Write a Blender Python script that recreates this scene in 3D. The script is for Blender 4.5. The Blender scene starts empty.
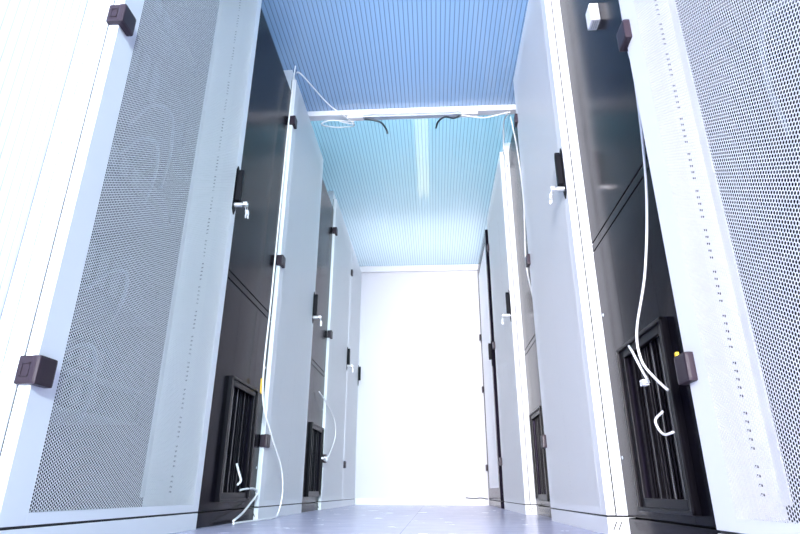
import bpy, bmesh, math, random
from mathutils import Vector, Matrix
random.seed(4)
C = bpy.context.scene.collection
AL, AR = .727, .473          # distance of the door faces left and right of the camera
TOP = 2.30                   # cabinet height

# ------------------------------------------------------------------ materials
def mat(name, col, rough=.5, metal=0, spec=.5, coat=0):
    m = bpy.data.materials.new(name); m.use_nodes = True
    b = m.node_tree.nodes['Principled BSDF']
    b.inputs['Base Color'].default_value = (*col, 1)
    b.inputs['Roughness'].default_value = rough
    b.inputs['Metallic'].default_value = metal
    b.inputs['Specular IOR Level'].default_value = spec
    b.inputs['Coat Weight'].default_value = coat
    return m
def N(m, t, **k):
    n = m.node_tree.nodes.new(t)
    for a, v in k.items(): setattr(n, a, v)
    return n
def bump(m, scale, dist, detail=3, stretch=(1, 1, 1)):
    L = m.node_tree.links; b = m.node_tree.nodes['Principled BSDF']
    tc = N(m, 'ShaderNodeTexCoord'); mp = N(m, 'ShaderNodeMapping'); mp.inputs['Scale'].default_value = stretch
    no = N(m, 'ShaderNodeTexNoise'); no.inputs['Scale'].default_value = scale; no.inputs['Detail'].default_value = detail
    bp = N(m, 'ShaderNodeBump'); bp.inputs['Distance'].default_value = dist; bp.inputs['Strength'].default_value = 1
    L.new(tc.outputs['Object'], mp.inputs[0]); L.new(mp.outputs[0], no.inputs[0]); L.new(no.outputs[0], bp.inputs['Height'])
    L.new(bp.outputs[0], b.inputs['Normal'])
LIGHT = mat('light_grey_powder_coat', (.80, .815, .84), .42); bump(LIGHT, 300, .00015)
WHITE = mat('white_paint', (.86, .86, .88), .5)
LINING = mat('zinc_grey_lining', (.84, .85, .87), .5)
DARK = mat('black_powder_coat', (.006, .005, .009), .2, 0, .5); DARK.node_tree.nodes['Principled BSDF'].inputs['Specular Tint'].default_value = (.72, .56, 1, 1); DARK.node_tree.nodes['Principled BSDF'].inputs['IOR'].default_value = 1.15; bump(DARK, 3.0, .003, 1, (1, 1, .5))  # violet specular tint stands in for lavender light on the panels
DARKM = mat('black_vent_frame', (.008, .007, .010), .3, 0, .3)
HBLACK = mat('black_handle_plastic', (.008, .008, .011), .5)
HBLACK.node_tree.nodes['Principled BSDF'].inputs['IOR'].default_value = 1.2
PLAST = mat('brown_black_plastic', (.035, .024, .034), .4)
PLAST.node_tree.nodes['Principled BSDF'].inputs['IOR'].default_value = 1.3
BLACK = mat('matt_black', (.008, .008, .010), .6)
DARKM.node_tree.nodes['Principled BSDF'].inputs['IOR'].default_value = 1.25
SLAT = mat('black_brush', (.006, .005, .009), .3, 0, .35)
CABLE = mat('white_cable', (.88, .88, .88), .35)
BCABLE = mat('black_cable', (.02, .03, .04), .4)
CHROME = mat('chrome', (.85, .85, .86), .3, .8)
YELLOW = mat('yellow_tag', (.85, .55, .03), .5)
GREY = mat('grey_aluminium', (.45, .5, .58), .35, .4)
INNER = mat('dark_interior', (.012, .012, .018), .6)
SERVER = mat('server_grey', (.04, .045, .06), .4)
WALLM = mat('white_wall_paint', (.72, .705, .75), .8); bump(WALLM, 120, .0003)
CEILM = mat('plenum_ceiling_paint', (.55, .62, .72), .9)

def perforated(name, rad):
    m = bpy.data.materials.new(name); m.use_nodes = True
    nt = m.node_tree; L = nt.links; b = nt.nodes['Principled BSDF']; out = nt.nodes['Material Output']
    b.inputs['Base Color'].default_value = (.80, .815, .84, 1); b.inputs['Roughness'].default_value = .4
    tc = N(m, 'ShaderNodeTexCoord')
    p = .0064; cell = (p, p*1.732, p)
    def grid(off):
        a = N(m, 'ShaderNodeVectorMath', operation='DIVIDE'); a.inputs[1].default_value = cell
        L.new(tc.outputs['Object'], a.inputs[0])
        ad = N(m, 'ShaderNodeVectorMath', operation='ADD'); ad.inputs[1].default_value = off; L.new(a.outputs[0], ad.inputs[0])
        f = N(m, 'ShaderNodeVectorMath', operation='FRACTION'); L.new(ad.outputs[0], f.inputs[0])
        s = N(m, 'ShaderNodeVectorMath', operation='SUBTRACT'); s.inputs[1].default_value = (.5, .5, .5); L.new(f.outputs[0], s.inputs[0])
        k = N(m, 'ShaderNodeVectorMath', operation='MULTIPLY'); k.inputs[1].default_value = (0, 1.732, 1); L.new(s.outputs[0], k.inputs[0])
        l = N(m, 'ShaderNodeVectorMath', operation='LENGTH'); L.new(k.outputs[0], l.inputs[0]); return l.outputs['Value']
    mn = N(m, 'ShaderNodeMath', operation='MINIMUM'); L.new(grid((0, 0, 0)), mn.inputs[0]); L.new(grid((0, .5, .5)), mn.inputs[1])
    lt = N(m, 'ShaderNodeMath', operation='LESS_THAN'); lt.inputs[1].default_value = rad; L.new(mn.outputs[0], lt.inputs[0])
    tr = N(m, 'ShaderNodeBsdfTransparent'); mx = N(m, 'ShaderNodeMixShader')
    L.new(lt.outputs[0], mx.inputs[0]); L.new(b.outputs[0], mx.inputs[1]); L.new(tr.outputs[0], mx.inputs[2]); L.new(mx.outputs[0], out.inputs[0])
    return m
PERF = perforated('perforated_steel', .415); PERF2 = perforated('finely_perforated_steel', .27)

def holestrip():
    m = mat('punched_rail_strip', (.8, .81, .84), .5); L = m.node_tree.links; b = m.node_tree.nodes['Principled BSDF']
    tc = N(m, 'ShaderNodeTexCoord'); sx = N(m, 'ShaderNodeSeparateXYZ'); L.new(tc.outputs['Object'], sx.inputs[0])
    res = []
    for pt, w in ((.0148, .33), (.0889, .72)):
        d = N(m, 'ShaderNodeMath', operation='DIVIDE'); d.inputs[1].default_value = pt; L.new(sx.outputs[2], d.inputs[0])
        f = N(m, 'ShaderNodeMath', operation='FRACT'); L.new(d.outputs[0], f.inputs[0])
        l = N(m, 'ShaderNodeMath', operation='LESS_THAN'); l.inputs[1].default_value = w; L.new(f.outputs[0], l.inputs[0]); res.append(l.outputs[0])
    mu = N(m, 'ShaderNodeMath', operation='MULTIPLY'); L.new(res[0], mu.inputs[0]); L.new(res[1], mu.inputs[1])
    mc = N(m, 'ShaderNodeMix', data_type='RGBA'); L.new(mu.outputs[0], mc.inputs['Factor']); mc.inputs[6].default_value = (.84, .85, .87, 1); mc.inputs[7].default_value = (.05, .05, .07, 1)
    L.new(mc.outputs[2], b.inputs['Base Color']); return m
HOLES = holestrip()

def ribbed(name, col, axis, clear, trans, pitch, spec=.5, rough=.22):
    """twin-wall polycarbonate: glossy skin, translucent body, fine parallel ribs"""
    m = bpy.data.materials.new(name); m.use_nodes = True
    nt = m.node_tree; L = nt.links; b = nt.nodes['Principled BSDF']; out = nt.nodes['Material Output']
    b.inputs['Roughness'].default_value = rough; b.inputs['Specular IOR Level'].default_value = spec; b.inputs['IOR'].default_value = 1.7
    tc = N(m, 'ShaderNodeTexCoord'); sx = N(m, 'ShaderNodeSeparateXYZ'); L.new(tc.outputs['Object'], sx.inputs[0])
    dv = N(m, 'ShaderNodeMath', operation='DIVIDE'); dv.inputs[1].default_value = pitch; L.new(sx.outputs[axis], dv.inputs[0])
    fr = N(m, 'ShaderNodeMath', operation='FRACT'); L.new(dv.outputs[0], fr.inputs[0])
    rp = N(m, 'ShaderNodeValToRGB'); L.new(fr.outputs[0], rp.inputs[0])
    e = rp.color_ramp.elements
    e[0].position = .0; e[0].color = (*[c*.4 for c in col], 1); e[1].position = .16; e[1].color = (*col, 1)
    e2 = e.new(.84); e2.color = (*col, 1); e3 = e.new(1.0); e3.color = (*[c*.4 for c in col], 1)
    L.new(rp.outputs[0], b.inputs['Base Color'])
    si = N(m, 'ShaderNodeMath', operation='PINGPONG'); si.inputs[1].default_value = .5; L.new(fr.outputs[0], si.inputs[0])
    no = N(m, 'ShaderNodeTexNoise'); no.inputs['Scale'].default_value = 2.5; L.new(tc.outputs['Object'], no.inputs[0])
    ad = N(m, 'ShaderNodeMath', operation='MULTIPLY_ADD'); ad.inputs[1].default_value = 1.0
    L.new(no.outputs[0], ad.inputs[0]); L.new(si.outputs[0], ad.inputs[2])
    bp = N(m, 'ShaderNodeBump'); bp.inputs['Distance'].default_value = .0012; L.new(ad.outputs[0], bp.inputs['Height']); L.new(bp.outputs[0], b.inputs['Normal'])
    tl = N(m, 'ShaderNodeBsdfTranslucent'); L.new(rp.outputs[0], tl.inputs[0])
    tr = N(m, 'ShaderNodeBsdfTransparent'); tr.inputs[0].default_value = (1, 1, 1, 1)
    m1 = N(m, 'ShaderNodeMixShader'); m1.inputs[0].default_value = clear/(clear+trans); L.new(tl.outputs[0], m1.inputs[1]); L.new(tr.outputs[0], m1.inputs[2])
    m2 = N(m, 'ShaderNodeMixShader'); m2.inputs[0].default_value = clear+trans; L.new(b.outputs[0], m2.inputs[1]); L.new(m1.outputs[0], m2.inputs[2])
    L.new(m2.outputs[0], out.inputs[0]); return m
ROOF = ribbed('blue_light_twinwall_sheet', (.30, .35, .46), 0, .10, .28, .023, .75, .13)  # blue of the light over the near sheet put into its colour
ROOF2 = ribbed('teal_light_twinwall_sheet', (.38, .50, .55), 0, .20, .28, .023, .75, .13)  # far sheet's colour carries the teal of its light
SIDE = ribbed('clear_twinwall_sheet', (.80, .85, .95), 1, .15, .50, .021)

def floormat():
    m = mat('pale_floor_tiles', (.62, .62, .74), .2, 0, .5)
    L = m.node_tree.links; b = m.node_tree.nodes['Principled BSDF']
    tc = N(m, 'ShaderNodeTexCoord'); sx = N(m, 'ShaderNodeSeparateXYZ'); L.new(tc.outputs['Object'], sx.inputs[0])
    outs = []
    for ax, o in ((0, .10), (1, .32)):
        a = N(m, 'ShaderNodeMath', operation='ADD'); a.inputs[1].default_value = o; L.new(sx.outputs[ax], a.inputs[0])
        d = N(m, 'ShaderNodeMath', operation='DIVIDE'); d.inputs[1].default_value = .6; L.new(a.outputs[0], d.inputs[0])
        f = N(m, 'ShaderNodeMath', operation='PINGPONG'); f.inputs[1].default_value = .5; L.new(d.outputs[0], f.inputs[0])
        l = N(m, 'ShaderNodeMath', operation='LESS_THAN'); l.inputs[1].default_value = .0022; L.new(f.outputs[0], l.inputs[0]); outs.append(l.outputs[0])
    mx = N(m, 'ShaderNodeMath', operation='MAXIMUM'); L.new(outs[0], mx.inputs[0]); L.new(outs[1], mx.inputs[1])
    no = N(m, 'ShaderNodeTexNoise'); no.inputs['Scale'].default_value = 9; no.inputs['Detail'].default_value = 5; L.new(tc.outputs['Object'], no.inputs[0])
    rp = N(m, 'ShaderNodeValToRGB'); L.new(no.outputs[0], rp.inputs[0])
    rp.color_ramp.elements[0].position = .3; rp.color_ramp.elements[0].color = (.50, .50, .68, 1)
    rp.color_ramp.elements[1].position = .7; rp.color_ramp.elements[1].color = (.54, .54, .71, 1)
    mc = N(m, 'ShaderNodeMix', data_type='RGBA'); L.new(mx.outputs[0], mc.inputs['Factor']); L.new(rp.outputs[0], mc.inputs[6]); mc.inputs[7].default_value = (.30, .29, .40, 1)
    L.new(mc.outputs[2], b.inputs['Base Color'])
    rr = N(m, 'ShaderNodeMapRange'); rr.inputs['To Min'].default_value = .22; rr.inputs['To Max'].default_value = .30; L.new(no.outputs[0], rr.inputs[0]); L.new(rr.outputs[0], b.inputs['Roughness'])
    return m
FLOOR = floormat()

def lampmat(name, col, s):
    m = bpy.data.materials.new(name); m.use_nodes = True
    b = m.node_tree.nodes['Principled BSDF']; b.inputs['Emission Color'].default_value = (*col, 1); b.inputs['Emission Strength'].default_value = s
    return m
TUBE = lampmat('lit_fluorescent_tube', (1, .93, .55), 5.0)

# ------------------------------------------------------------------ helpers
def new(): return bmesh.new()
def box(bm, x0, x1, y0, y1, z0, z1, bev=0):
    x0, x1 = sorted((x0, x1)); y0, y1 = sorted((y0, y1)); z0, z1 = sorted((z0, z1))
    r = bmesh.ops.create_cube(bm, size=1)
    vs = r['verts']
    for v in vs:
        v.co = Vector(((x0+x1)/2+v.co.x*(x1-x0), (y0+y1)/2+v.co.y*(y1-y0), (z0+z1)/2+v.co.z*(z1-z0)))
    if bev:
        es = list({e for v in vs for e in v.link_edges})
        bmesh.ops.bevel(bm, geom=es, offset=bev, segments=2, affect='EDGES', profile=.7)
    return bm
def prism(bm, pts, d0, d1, axis=0):
    """outline pts in the two remaining axes, extruded along axis"""
    def mk(p, d):
        c = [p[0], p[1]]; c.insert(axis, d); return bm.verts.new(c)
    a = [mk(p, d0) for p in pts]; b = [mk(p, d1) for p in pts]; n = len(pts)
    bm.faces.new(a); bm.faces.new(b[::-1])
    for i in range(n): bm.faces.new((a[i], b[i], b[(i+1) % n], a[(i+1) % n]))
    return bm
def tube(bm, pts, r, seg=8, sub=8):
    P = [Vector(p) for p in pts]
    if sub > 1 and len(P) > 2:
        Q = [P[0]*2-P[1]]+P+[P[-1]*2-P[-2]]; out = []
        for i in range(1, len(Q)-2):
            for k in range(sub):
                t = k/sub; a, b, c, d = Q[i-1:i+3]
                out.append(.5*((2*b)+(c-a)*t+(2*a-5*b+4*c-d)*t*t+(3*b-a-3*c+d)*t**3))
        P = out+[P[-1]]
    rings = []; prev = None
    for i, p in enumerate(P):
        t = (P[min(i+1, len(P)-1)]-P[max(i-1, 0)]).normalized()
        if prev is None: n = t.orthogonal().normalized()
        else: n = (prev-t*prev.dot(t)).normalized()
        prev = n; m = t.cross(n)
        rings.append([bm.verts.new(p+r*(math.cos(a)*n+math.sin(a)*m)) for a in [2*math.pi*k/seg for k in range(seg)]])
    for a, b in zip(rings, rings[1:]):
        for k in range(seg): bm.faces.new((a[k], a[(k+1) % seg], b[(k+1) % seg], b[k]))
    bm.faces.new(rings[0][::-1]); bm.faces.new(rings[-1])
    return bm
def cyl(bm, p, q, r, seg=16): return tube(bm, [p, q], r, seg, 1)
def obj(name, bm, m, parent=None, smooth=False, loc=None):
    bmesh.ops.recalc_face_normals(bm, faces=bm.faces)
    me = bpy.data.meshes.new(name); bm.to_mesh(me); bm.free(); me.materials.append(m)
    if smooth: me.polygons.foreach_set('use_smooth', [True]*len(me.polygons))
    o = bpy.data.objects.new(name, me); C.objects.link(o)
    if parent: o.parent = parent
    if loc: o.location = loc
    return o
def tag(o, label, cat, group=None):
    o['label'] = label; o['category'] = cat
    if group: o['group'] = group
    return o
def thing(name, label, cat, loc=(0, 0, 0), group=None):
    o = bpy.data.objects.new(name, None); o.empty_display_size = .1; C.objects.link(o); o.location = loc
    return tag(o, label, cat, group)
def struct(name, bm, m): o = obj(name, bm, m); o['kind'] = 'structure'; return o

# ------------------------------------------------------------------ setting
W = 5.4786
struct('floor', box(new(), -2.6, 2.4, -6.6, W+.1, -.05, 0), FLOOR)
struct('wall_back', box(new(), -2.6, 2.4, W, W+.1, 0, 3.0), WALLM)
struct('ceiling', box(new(), -2.6, 2.4, -6.6, W+.1, 3.0, 3.08), CEILM)
struct('baseboard_back', box(new(), -.72, .44, W-.012, W, 0, .055, .003), WHITE)
struct('trim_1', box(new(), -.754, .500, W-.03, W, 2.235, 2.298, .004), WHITE)

# ------------------------------------------------------------------ cabinets
# s = side of the aisle (-1 left, +1 right); d = depth behind the door face, v = along the aisle
def hinge(parent, s, v, out, z, leaf=.048, th=.012):
    """black wrap-round hinge on the door's corner; out = direction along the aisle away from the door"""
    bm = new(); L = .046
    box(bm, -s*.016, s*.002, v+out*(th+.002), v-out*.038, z-.027, z+.027, .006)       # knuckle on the door face
    box(bm, -s*.010, s*leaf, v+out*th, v+out*.0005, z-.026, z+.026, .003)       # leaf on the side face
    vo = v+out*th
    if leaf > .02:
        for (a, c, e, g) in ((.002, .004, -.013, .013), (.016, .018, -.013, .013), (.002, .018, .011, .013), (.002, .018, -.013, -.011)):
            box(bm, s*a, s*c, vo, vo+out*.0015, z+e, z+g)
    h = obj('hinge', bm, PLAST, parent)
    return h
def handle(parent, s, v, z, keys, sw=1):
    bm = new(); w = .016
    prism(bm, [(v-w, z+.085), (v-w*.3, z+.105), (v+w, z+.085), (v+w, z-.075), (v+w*.2, z-.1), (v-w, z-.08)], -s*.004, s*.001)
    prism(bm, [(v-w*.62, z+.07), (v, z+.09), (v+w*.62, z+.07), (v+w*.62, z-.045), (v-w*.62, z-.045)], -s*.024, -s*.004)
    bmesh.ops.bevel(bm, geom=bm.edges[:], offset=.002, segments=1, affect='EDGES')
    h = obj('handle', bm, HBLACK, parent)
    if keys:
        k = new(); cyl(k, (-s*.004, v, z-.06), (-s*.030, v, z-.06), .009)
        cyl(k, (-s*.03, v, z-.06), (-s*.036, v, z-.06), .005)
        box(k, -s*.036, -s*.052, v-.010, v+.010, z-.066, z-.052, .002)
        rp = [(-s*.05, v+.011*math.cos(a), z-.075+.011*math.sin(a)) for a in [i*math.pi/6 for i in range(13)]]
        tube(k, rp, .0012, 6, 1)
        prism(k, [(v-.009, z-.084), (v+.007, z-.081), (v+.010, z-.094), (v+.003, z-.099), (v+.001, z-.116), (v-.006, z-.115), (v-.005, z-.099), (v-.012, z-.092)], -s*.049, -s*.052)
        prism(k, [(v+.004, z-.080), (v+.014, z-.084), (v+.018, z-.092), (v+.014, z-.098), (v+.017, z-.110), (v+.012, z-.112), (v+.009, z-.099), (v+.004, z-.094)], -s*.053, -s*.056)
        obj('lock', k, CHROME, parent)['label'] = 'chrome lock with hanging keys'
def cabinet(s, v0, v1, label, hside, margin=.055, hm=.07, keys=True, inner=INNER, wall_d=.10, group='light grey server cabinets', handle_on=True, slots=True, leaf=.016, th=.012, hz=(.31, 1.145, 1.955)):
    """hside: -1 hinges at the near edge, +1 at the far edge"""
    A = AL if s < 0 else AR; vm = (v0+v1)/2; w = (v1-v0)/2
    t = thing('server_cabinet', label, 'cabinet', (s*A, vm, 0), group)
    D = .95
    # carcass: base, top, sides, back, front posts
    b = new()
    box(b, s*.028, s*D, -w, -w+.018, .05, TOP, .002); box(b, s*.028, s*D, w-.018, w, .05, TOP, .002)
    box(b, s*.028, s*D, -w+.018, w-.018, TOP-.03, TOP); box(b, s*.028, s*D, -w+.018, w-.018, .05, .054)
    box(b, s*.93, s*D, -w+.018, w-.018, .054, TOP-.03)
    box(b, s*.0285, s*.06, -w+.018, -w+.03, .054, TOP-.03); box(b, s*.0285, s*.06, w-.03, w-.018, .054, TOP-.03)
    box(b, s*.0285, s*.06, -w+.03, w-.03, 2.20, TOP-.03)
    obj('body', b, LIGHT, t)
    b = new(); box(b, s*.0, s*D, -w, w, 0, .0455, .002)
    pl = obj('plinth', b, LIGHT, t)
    if slots:
        k = new()
        for i in range(2):
            x = .012+.014*i
            prism(k, [(s*x, .012), (s*(x+.003), .012), (s*(x+.014), .034), (s*(x+.011), .034)], -w-.0015, -w+.001, 1)
        obj('slot', k, BLACK, pl)
    b = new(); box(b, s*.004, s*.9, -w+.004, w-.004, .0455, .05); obj('base_gap_shade', b, BLACK, t)  # black slab filling the plinth gap, painted in for its shade
    # inside: bright zinc lining near the front, dark depth behind it, 19 inch rails
    b = new()
    for q in (-1, 1): box(b, s*.0605, s*(.062+wall_d), q*(w-.0185), q*(w-.026), .0566, 2.26)
    obj('side_lining', b, LINING, t)
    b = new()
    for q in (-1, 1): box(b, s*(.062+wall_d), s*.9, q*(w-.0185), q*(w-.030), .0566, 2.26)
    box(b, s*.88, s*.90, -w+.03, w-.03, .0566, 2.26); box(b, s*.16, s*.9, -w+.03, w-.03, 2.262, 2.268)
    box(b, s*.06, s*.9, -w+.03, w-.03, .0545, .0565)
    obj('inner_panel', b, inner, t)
    for q in (-1, 1):
        b = new(); e = q*(w-.027)
        x = .062+wall_d
        box(b, s*(x-.004), s*(x), e, e-q*.022, .09, 2.2)
        r = obj('mounting_rail', b, LINING, t)
        k = new(); box(k, s*(.062+wall_d*.18), s*(.062+wall_d*.18+.007), e, e-q*.0012, .1, 2.18)
        obj('hole_strip', k, HOLES, r)
    # door
    m0, m1 = (hm, margin) if hside < 0 else (margin, hm)
    g = .003; b = new(); zb, zt = .0505, 2.23; pb, pt = .071, 2.15
    box(b, 0, s*.024, -w, -w+m0, zb, zt, .0015); box(b, 0, s*.024, w-m1, w, zb, zt, .0015)
    box(b, .0, s*.024, -w+m0, w-m1, zb, pb); box(b, 0, s*.024, -w+m0, w-m1, pt, zt)
    d = obj('door', b, LIGHT, t)
    b = new(); box(b, -s*.0003, s*.0003, -w+m0-.001, w-m1+.001, pb-.001, pt+.001); obj('perforated_sheet', b, PERF if inner is INNER else PERF2, d)
    b = new(); box(b, s*.0242, s*.0278, -w+.003, w-.003, zb, zt)
    # black strips in the door gap stand in for its shade
    b.free(); b = new()
    for q in (-1, 1): box(b, s*.0242, s*.0283, q*(w-.003), q*(w-.014), zb, zt)
    box(b, s*.0242, s*.0283, -w+.014, w-.014, zt-.01, zt)
    obj('door_gap_shade', b, BLACK, d)
    for z in hz: hinge(d, s, hside*w, hside, z, leaf, th)
    if handle_on: handle(d, s, -hside*(w-.026), 1.155, keys)
    return t

L1 = cabinet(-1, .9883, 1.8474, 'nearest light grey cabinet on the left, perforated door with dark holes and two black hinges', -1, .045, .072, wall_d=.105, slots=False, leaf=.026, hz=(.312, 1.158, 1.97))
L2 = cabinet(-1, 2.4866, 3.3022, 'second light grey cabinet on the left, white cable hanging down its near edge', -1, inner=LINING)
L3 = cabinet(-1, 3.8593, 4.7300, 'third light grey cabinet on the left, beyond the second black vent', -1, inner=LINING)
L4 = cabinet(-1, 4.7373, W-.004, 'farthest light grey cabinet on the left, touching the white back wall', -1, inner=LINING, keys=False, th=.006)
R1 = cabinet(1, .235, 1.0791, 'nearest light grey cabinet on the right, huge perforated door cut by the frame edge', 1, .05, .075, wall_d=.045, slots=False, leaf=.026, hz=(.322, 1.112, 1.96))
R2 = cabinet(1, 1.738, 2.5584, 'second light grey cabinet on the right, keys in its black handle, bright white side edge', 1, inner=LINING)
R3 = cabinet(1, 3.2658, 4.2591, 'third light grey cabinet on the right, beyond the narrow black vent', 1, inner=LINING)

def filler(s, off, v0, v1, label, vent, seam=(.838, .868), top=2.225):
    """black recessed panel between cabinets; off = its face behind the door faces; vent = (v0,v1,z0,z1)"""
    A = (AL if s < 0 else AR)+off; vm = (v0+v1)/2; w = (v1-v0)/2
    t = thing('filler_cabinet', label, 'cabinet', (s*A, vm, 0), 'black filler cabinets between the grey ones')
    b = new(); box(b, 0, s*.85, -w, w, 0, .044, .002); obj('plinth', b, DARK, t)
    b = new(); box(b, s*.02, s*.85, -w, w, .044, .05); box(b, s*.20, s*.85, -w, w, .05, top-.001); box(b, s*.021, s*.2, -w, -w+.01, .05, top-.001); box(b, s*.021, s*.2, w-.01, w, .05, top-.001); box(b, s*.021, s*.2, -w, w, seam[0]-.01, top-.001)
    obj('body', b, BLACK, t)
    b = new(); box(b, 0, s*.02, -w, w, seam[1]+.0025, top, .002); obj('upper_panel', b, DARK, t)
    b = new(); box(b, .0, s*.02, -w, w, seam[0]+.0025, seam[1]-.0025, .0015); obj('divider_strip', b, DARK, t)
    if vent:
        a0, a1, z0, z1 = vent; a0 -= vm; a1 -= vm
        i0, i1, j0, j1 = a0+.035, a1-.035, z0+.03, z1-.03
        b = new(); zb, zt = .0485, seam[0]-.0025
        box(b, 0, s*.02, -w, i0, zb, zt, .0015); box(b, 0, s*.02, i1, w, zb, zt, .0015)
        box(b, .0, s*.02, i0, i1, zb, j0); box(b, 0, s*.02, i0, i1, j1, zt)
        lp = obj('lower_panel', b, DARK, t)
        b = new()
        for (p, q, r, u) in ((a0, i0, z0, z1), (i1, a1, z0, z1), (i0, i1, z0, j0), (i0, i1, j1, z1)):
            box(b, -s*.010, s*.001, p, q, r, u, .002)
        e = .009
        for (p, q, r, u) in ((a0, a0+e, z0, z1), (a1-e, a1, z0, z1), (a0, a1, z0, z0+e), (a0, a1, z1-e, z1)):
            box(b, -s*.017, -s*.008, p, q, r, u, .0025)
        vf = obj('vent_frame', b, DARKM, t)
        b = new(); n = 15
        for i in range(n):
            c = i0+(i+.5)*(i1-i0)/n; hw = (i1-i0)/n*.36; k = .35+.3*math.sin(i*2.3)
            prism(b, [(s*.004, c-hw), (s*(.004+hw*2*k), c+hw), (s*(.007+hw*2*k), c+hw), (s*.007, c-hw)], j0, j1, 2)
        obj('brush_strip', b, SLAT, vf)
        b = new(); box(b, s*.06, s*.065, i0, i1, j0, j1); obj('vent_back', b, BLACK, vf)
        for zz in (.2, .62):
            for q in (-1, 1): obj('screw', cyl(new(), (-s*.0015, q*(w-.022), zz), (s*.002, q*(w-.022), zz), .005), GREY, lp)
    else:
        b = new(); box(b, 0, s*.02, -w, w, .0485, seam[0]-.0025, .0015); obj('lower_panel', b, DARK, t)
    return t
g = .0015
F1 = filler(-1, .018, 1.8474+g, 2.4866-g, 'black filler cabinet on the left with a vent and white cable looping out', (2.025, 2.352, .074, .502), top=2.135)
F2 = filler(-1, .018, 3.3022+g, 3.8593-g, 'slim black filler cabinet further down the left, behind the second grey door', (3.465, 3.845, .08, .498), top=2.135)
F3 = filler(1, .057, 1.0791+g, 1.738-g, 'tall black filler cabinet on the right with a large vent and white sensor box', (1.262, 1.592, .066, .480))
F4 = filler(1, .057, 2.5584+g, 3.2658-g, 'narrow-looking black filler cabinet on the right, between the second and third grey cabinets', (2.84, 3.17, .07, .50))
F5 = filler(1, .02, 4.2591+g, 4.43-g, 'black filler cabinet sliver on the right, beyond the third grey cabinet', None)

# black-framed pale cabinet against the wall, right
t = thing('framed_cabinet', 'pale cabinet with a thin black door frame beside the back wall on the right', 'cabinet', (AR-.005, (4.43+W-.08)/2, 0))
w = (W-.08-4.43)/2-.003
b = new(); box(b, .03, .9, -w, w, .05, 2.225); obj('body', b, DARKM, t)
b = new(); box(b, .0, .9, -w, w, 0, .0455, .002); obj('plinth', b, DARK, t)
b = new(); box(b, .004, .89, -w+.004, w-.004, .0455, .05); obj('base_gap_shade', b, BLACK, t)  # same black slab for the shaded gap above the plinth
b = new(); e = .07
box(b, 0, .028, -w, -w+e, .0505, 2.21, .002); box(b, 0, .028, w-e, w, .0505, 2.21, .002); box(b, 0, .028, -w+e, w-e, .0505, .14, .002); box(b, 0, .028, -w+e, w-e, 2.12, 2.21, .002)
dr = obj('door', b, DARK, t)
b = new(); box(b, .004, .010, -w+e, w-e, .14, 2.12); o = obj('door_panel', b, WHITE, dr); o['label'] = 'pale flat infill panel'
for z in (.31, 1.0, 1.5): hinge(dr, 1, w-.015, 1, z)
handle(dr, 1, -w+.03, 1.13, False)

# ------------------------------------------------------------------ equipment dimly seen behind the two nearest doors
def server(loc, s, w, h, label, group):
    t = thing('rack_server', label, 'server', loc, group)
    b = new(); box(b, s*.004, s*.6, -w, w, 0, h, .002); obj('case', b, SERVER, t)
    b = new(); box(b, 0, s*.004, -w, w, .003, h-.003)
    for q in (-1, 1): box(b, -s*.012, 0, q*(w-.02), q*(w-.03), .012, h-.012, .002)
    obj('front_panel', b, DARKM, t)
    b = new()
    for i in range(6): box(b, -s*.002, 0, -w+.07+i*.07, -w+.115+i*.07, .014, h-.014, .001)
    obj('drive_bay', b, SERVER, t)
    return t
for z, h in ((.30, .086), (.40, .086), (.62, .13), (.98, .086), (1.30, .17), (1.62, .086)):
    server((-AL-.20, 1.418, z), -1, .36, h, 'dark rack server dimly seen behind the nearest left perforated door', 'servers in the nearest left cabinet')
for z, h in ((.25, .086), (.36, .086), (.70, .17), (1.02, .086), (1.22, .13)):
    server((AR+.20, .657, z), 1, .36, h, 'dark rack server dimly seen behind the nearest right perforated door', 'servers in the nearest right cabinet')
def cable(name, pts, r, m, label, cat='cable', group=None, seg=8, sub=8):
    return tag(obj(name, tube(new(), pts, r, seg, sub), m, None, True), label, cat, group)
PCABLE = mat('grey_patch_cable', (.16, .18, .21), .4)
for (y, z, q) in ((1.34, .34, .10), (1.42, .60, .07), (1.45, 1.02, .09), (1.50, 1.14, .12)):
    cable('patch_cable', [(-AL-.178, y-q, z), (-AL-.14, y-q*.7, z+q*.8), (-AL-.12, y, z+q), (-AL-.14, y+q*.6, z+q*.2), (-AL-.178, y+q, z-q*.7)], .005, PCABLE,
          'pale patch cable arching dimly behind the nearest left perforated door', 'cable', 'patch cables in the nearest left cabinet')
for (y, z, q) in ((.80, .78, .10), (.66, .42, .09)):
    cable('patch_cable', [(AR+.178, y-q, z), (AR+.14, y-q*.7, z+q*.8), (AR+.12, y, z+q), (AR+.14, y+q*.6, z+q*.2), (AR+.178, y+q, z-q*.7)], .005, PCABLE,
          'pale patch cable arching dimly behind the nearest right perforated door', 'cable', 'patch cables in the nearest right cabinet')

# ------------------------------------------------------------------ clear ribbed panel at the left edge
t = thing('side_panel', 'translucent white ribbed plastic panel at the left edge, in front of the nearest cabinet', 'panel', (-.795, .56, 0))
b = new(); box(b, -.010, 0, -.46, .40, .01, 2.24); obj('ribbed_sheet', b, SIDE, t)
b = new(); box(b, -.016, .006, .40, .425, 0, 2.25, .002); box(b, -.016, .006, -.485, -.46, 0, 2.25, .002); box(b, -.016, .006, -.46, .40, 0, .03, .002)
obj('edge_profile', b, WHITE, t)

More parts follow.
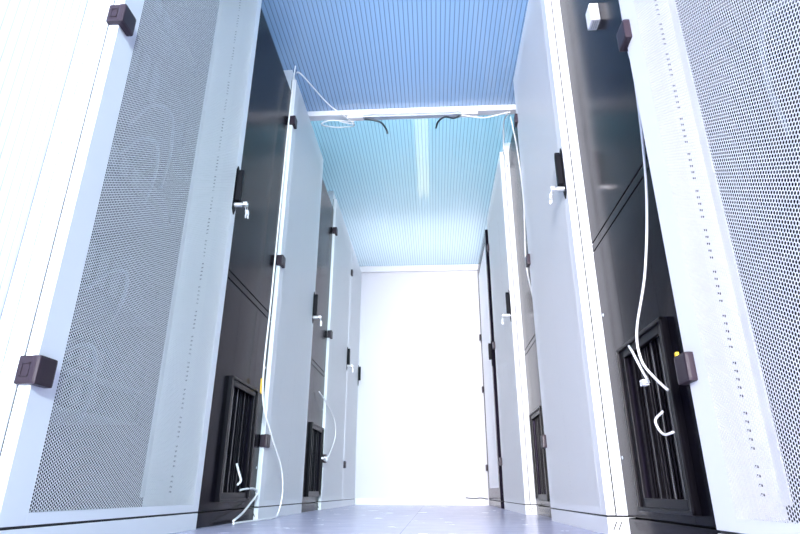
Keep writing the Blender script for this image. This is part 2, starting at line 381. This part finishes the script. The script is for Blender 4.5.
# ------------------------------------------------------------------ roof over the aisle
for y0, y1, rm, lab in ((-.6, 2.862, ROOF, 'blue-lit ribbed translucent roof panel nearest the camera, in front of the white beam'),
                    (2.908, W-.005, ROOF2, 'teal-lit ribbed translucent roof panel between the white beam and the back wall')):
    o = obj('roof_panel', box(new(), -1.1, .90, y0-y0, y1-y0, 0, .010), rm, None, False, (0, y0, TOP+.001))
    tag(o, lab, 'ceiling panel')
t = thing('roof_beam', 'white aluminium beam crossing the aisle under the ribbed roof panels', 'beam', (0, 2.88, 2.264))
b = new(); box(b, -.754, .58, -.02, .03, 0, .036, .002); obj('beam_profile', b, WHITE, t)
t = thing('light_batten', 'slim grey batten fixed under the middle of the white beam', 'light fixture', (-.1, 2.886, 2.264))
b = new(); box(b, -.31, .30, -.018, .018, -.014, 0, .003); obj('housing', b, GREY, t)
for x in (-1, 1):
    b = new(); box(b, x*.302, x*.40, -.019, .019, -.015, 0, .003); obj('end_cap', b, WHITE, t)

# lamp above the far roof panel, seen through it
t = thing('fluorescent_lamp', 'lit yellowish fluorescent lamp showing through the far roof panel', 'lamp', (-.055, 3.98, 2.62))
b = new(); box(b, -.06, .06, -.60, .60, .03, .075, .004); obj('housing', b, WHITE, t)
for x in (-.028, .028):
    b = new(); cyl(b, (x, -.59, .012), (x, .59, .012), .019); obj('tube', b, TUBE, t, True)
b = new()
for y in (-.4, .4): cyl(b, (0, y, .075), (0, y, .38), .004, 8)
obj('hanger', b, GREY, t)

# ------------------------------------------------------------------ cables and small things
G = 'loose white cables'
cable('white_cable', [(-.752, 2.50, 2.316), (-.735, 2.468, 2.312), (-.722, 2.42, 2.20), (-.715, 2.375, 1.9), (-.715, 2.365, 1.46), (-.715, 2.355, .905), (-.712, 2.344, .502), (-.690, 2.44, .34),
      (-.680, 2.62, .21), (-.686, 2.70, .10), (-.695, 2.68, .016), (-.692, 2.58, .004), (-.690, 2.42, .004), (-.700, 2.24, .004), (-.705, 2.12, .004)], 0.0036, CABLE,
      'long white cable hanging down the left aisle to the floor', 'cable')
cable('white_cable', [(-.705, 2.12, .012), (-.715, 2.25, .035), (-.728, 2.40, .075), (-.726, 2.445, .10), (-.728, 2.40, .118), (-.735, 2.30, .116), (-.742, 2.27, .112)], .004, CABLE,
      'short white cable loop coming out of the left vent to the floor', 'cable')
cable('white_cable', [(-.738, 2.19, .205), (-.728, 2.20, .17), (-.724, 2.215, .145), (-.738, 2.22, .13)], .0045, CABLE, 'white cable stub poking out between the brushes of the left vent', 'cable')
cable('white_cable', [(-.748, 2.53, 2.3165), (-.70, 2.50, 2.27), (-.60, 2.74, 2.262), (-.515, 2.84, 2.243), (-.46, 2.92, 2.235)], .004, CABLE, 'thin white cable strung from the left cabinet top to the beam', 'cable')
cable('white_wire', [(-.46, 2.90, 2.24), (-.60, 2.885, 2.245), (-.67, 2.925, 2.246), (-.57, 2.955, 2.243), (-.46, 2.93, 2.236), (-.55, 2.89, 2.24)], .004, CABLE, 'loop of white wire lying under the left end of the beam', 'wire')
cable('black_cable', [(-.395, 2.886, 2.246), (-.34, 2.882, 2.235), (-.29, 2.90, 2.225), (-.265, 2.955, 2.215), (-.258, 2.965, 2.19)], .006, BCABLE, 'short black cable dangling from the left end of the grey batten', 'cable')
cable('black_cable', [(.19, 2.886, 2.246), (.15, 2.885, 2.233), (.10, 2.86, 2.225), (.06, 2.90, 2.222), (.045, 2.95, 2.21)], .006, BCABLE, 'short black cable dangling from the right end of the grey batten', 'cable')
cable('white_wire', [(.20, 2.865, 2.238), (.33, 2.88, 2.225), (.42, 2.87, 2.235), (.48, 2.86, 2.243)], .004, CABLE, 'white wire sagging below the right end of the beam', 'wire')
cable('white_wire', [(.490, 2.86, 2.245), (.475, 3.0, 2.285), (.485, 3.12, 2.26), (.49, 3.19, 2.22), (.512, 3.22, 2.10)], .0045, CABLE, 'white wire looping off the beam beside the third right cabinet', 'wire')
cable('white_wire', [(.50, 2.90, 2.24), (.505, 2.80, 1.95), (.51, 2.76, 1.60), (.512, 2.86, 1.27), (.513, 2.74, 1.0)], .004, CABLE, 'thin white wire hanging in front of the narrow black filler cabinet', 'wire')
cable('white_cable', [(.508, 1.13, 1.9), (.505, 1.15, 1.5), (.503, 1.14, 1.304), (.49, 1.115, 1.125), (.495, 1.12, 1.032), (.505, 1.183, .788), (.50, 1.26, .596), (.495, 1.36, .475), (.495, 1.36, .401), (.50, 1.31, .35), (.505, 1.262, .315)], .0032, CABLE,
      'long white cable hanging over the right vent', 'cable')
cable('white_cable', [(.512, 1.48, .465), (.498, 1.42, .435), (.495, 1.38, .395), (.510, 1.375, .35)], .0034, CABLE, 'short white cable stub curling out of the top of the right vent', 'cable')
cable('white_cable', [(.512, 1.325, .278), (.50, 1.345, .262), (.50, 1.335, .24), (.500, 1.305, .226), (.505, 1.270, .228)], .003, CABLE, 'short white cable stub curling out of the middle of the right vent', 'cable')
t = thing('cable_plug', 'small white plug hanging on a cable at the top of the right vent', 'plug', (.502, 1.378, .352))
b = new(); box(b, -.009, .006, -.010, .012, -.008, .006, .002); obj('plug_body', b, WHITE, t)
b = new(); box(b, -.006, .003, -.016, -.010, -.005, .004, .001); obj('clip', b, GREY, t)
cable('white_cable', [(-.727, 3.60, .70), (-.712, 3.76, .66), (-.695, 4.02, .58), (-.695, 4.10, .47), (-.70, 3.93, .34), (-.70, 3.84, .30)], .004, CABLE, 'thin white cable bowing across the third left cabinet near its lower hinge', 'cable')
t = thing('cable_plug', 'white plug lying across the lower hinge of the third left cabinet', 'plug', (-.700, 3.84, .305))
b = new(); box(b, -.012, .012, -.05, .03, -.014, .012, .003); obj('plug_body', b, WHITE, t)
b = new(); box(b, -.007, .007, -.16, -.05, -.008, .004, .002); obj('cord', b, CABLE, t)
# sensor box on the tall black filler
t = thing('sensor_box', 'small white plastic box stuck high on the tall black filler cabinet', 'box', (.5295, 1.375, 1.482))
b = new(); box(b, -.028, 0, -.023, .023, -.033, .033, .004); obj('housing', b, WHITE, t)
b = new()
for i in range(3): box(b, -.020+i*.006, -.0175+i*.006, -.016, .016, -.033, -.0315)
obj('grille', b, GREY, t)
# yellow tags
def ytag(loc, label):
    b = new(); prism(b, [(-.012, .03), (.004, .036), (.012, .0), (.008, -.03), (-.006, -.026), (-.010, 0)], -.002, .002)
    tag(obj('cable_tag', b, YELLOW, None, False, loc), label, 'tag')
ytag((-.716, 2.335, .515), 'yellow tag on the hanging white cable above the left vent')
b = new(); box(b, -.003, .003, -.004, .004, -.003, .005, .001)
tag(obj('cable_tag', b, YELLOW, None, False, (.464, 1.0900, .3525)), 'tiny yellow tag tucked behind the lower hinge of the nearest right door', 'tag')
# wall sockets and cord on the back wall
t = thing('wall_socket', 'small white double socket low on the back wall', 'socket', (-.07, W-.0005, .075))
b = new(); box(b, -.05, .05, -.008, 0, -.018, .018, .002); obj('plate', b, WHITE, t)
b = new()
for x in (-.025, .025):
    for q in (-.006, .006): cyl(b, (x+q, -.0095, 0), (x+q, -.0075, 0), .003, 8)
obj('hole', b, GREY, t)
cable('black_cable', [(.27, W-.02, .062), (.34, W-.016, .055), (.40, W-.02, .060), (.466, W-.016, .052)], .004, BCABLE, 'short dark cable along the foot of the back wall', 'cable')

# ------------------------------------------------------------------ light
wld = bpy.data.worlds.new('World'); bpy.context.scene.world = wld; wld.use_nodes = True
nt = wld.node_tree; bg = nt.nodes['Background']
tc = nt.nodes.new('ShaderNodeTexCoord'); sx = nt.nodes.new('ShaderNodeSeparateXYZ'); rp = nt.nodes.new('ShaderNodeValToRGB'); mr = nt.nodes.new('ShaderNodeMapRange')
nt.links.new(tc.outputs['Generated'], sx.inputs[0]); nt.links.new(sx.outputs[2], mr.inputs[0]); mr.inputs['From Min'].default_value = -1; nt.links.new(mr.outputs[0], rp.inputs[0]); nt.links.new(rp.outputs[0], bg.inputs[0])
e = rp.color_ramp.elements; e[0].position = .45; e[0].color = (.70, .62, .95, 1); e[1].position = .75; e[1].color = (.22, .50, .95, 1)
bg.inputs[1].default_value = .95
def area(name, loc, rot, sx_, sy_, col, e):
    l = bpy.data.lights.new(name, 'AREA'); l.shape = 'RECTANGLE'; l.size = sx_; l.size_y = sy_; l.color = col; l.energy = e
    o = bpy.data.objects.new(name, l); C.objects.link(o); o.location = loc; o.rotation_euler = rot; return o
R = math.radians
area('entrance_light', (-1.15, -6.2, 1.5), (R(90), 0, R(-7.5)), 1.8, 2.6, (1, .975, 1), 320).data.spread = R(80)  # frontal light from behind the camera, source out of view
area('left_door_fill', (1.3, -5.2, 2.6), (R(78), 0, R(9)), 1.0, 1.0, (.74, .95, 1), 140).data.spread = R(80)  # added cool fill behind the camera, brightens the left doors
area('blue_overhead_fill', (0, 1.9, 2.92), (0, 0, 0), 1.2, 1.8, (.46, .80, 1), 150)  # added blue fill above the near sheet, colours roof and doors
area('far_overhead_fill', (0, 4.8, 2.92), (0, 0, 0), 1.6, 1.0, (1, .93, 1), 60)  # added fill, brightens the far sheet towards the back wall
area('teal_overhead_fill', (0, 3.5, 2.92), (0, 0, 0), 1.6, 1.0, (.50, .90, 1), 26)  # added teal fill above the far sheet, for its hue
area('side_room_lamp', (-1.9, .4, 1.4), (0, R(-90), 0), 2.4, 1.2, (.80, .90, 1), 36)

# ------------------------------------------------------------------ camera
f, p, y, r, h = 564.7, .379, .0594, .0038, .1084
fw = Vector((-math.sin(y)*math.cos(p), math.cos(y)*math.cos(p), math.sin(p)))
rt = Vector((math.cos(y), math.sin(y), 0)); up = rt.cross(fw)
rr = math.cos(r)*rt+math.sin(r)*up; uu = -math.sin(r)*rt+math.cos(r)*up
cd = bpy.data.cameras.new('camera'); cam = bpy.data.objects.new('camera', cd); C.objects.link(cam)
cd.sensor_width = 36; cd.lens = f*36/800; cd.clip_start = .01
cam.matrix_world = Matrix(((rr.x, uu.x, -fw.x, 0), (rr.y, uu.y, -fw.y, 0), (rr.z, uu.z, -fw.z, h), (0, 0, 0, 1)))
bpy.context.scene.camera = cam
vs = bpy.context.scene.view_settings; vs.view_transform = 'Standard'; vs.look = 'None'; vs.gamma = 1; vs.use_curve_mapping = False; vs.exposure = 0.1
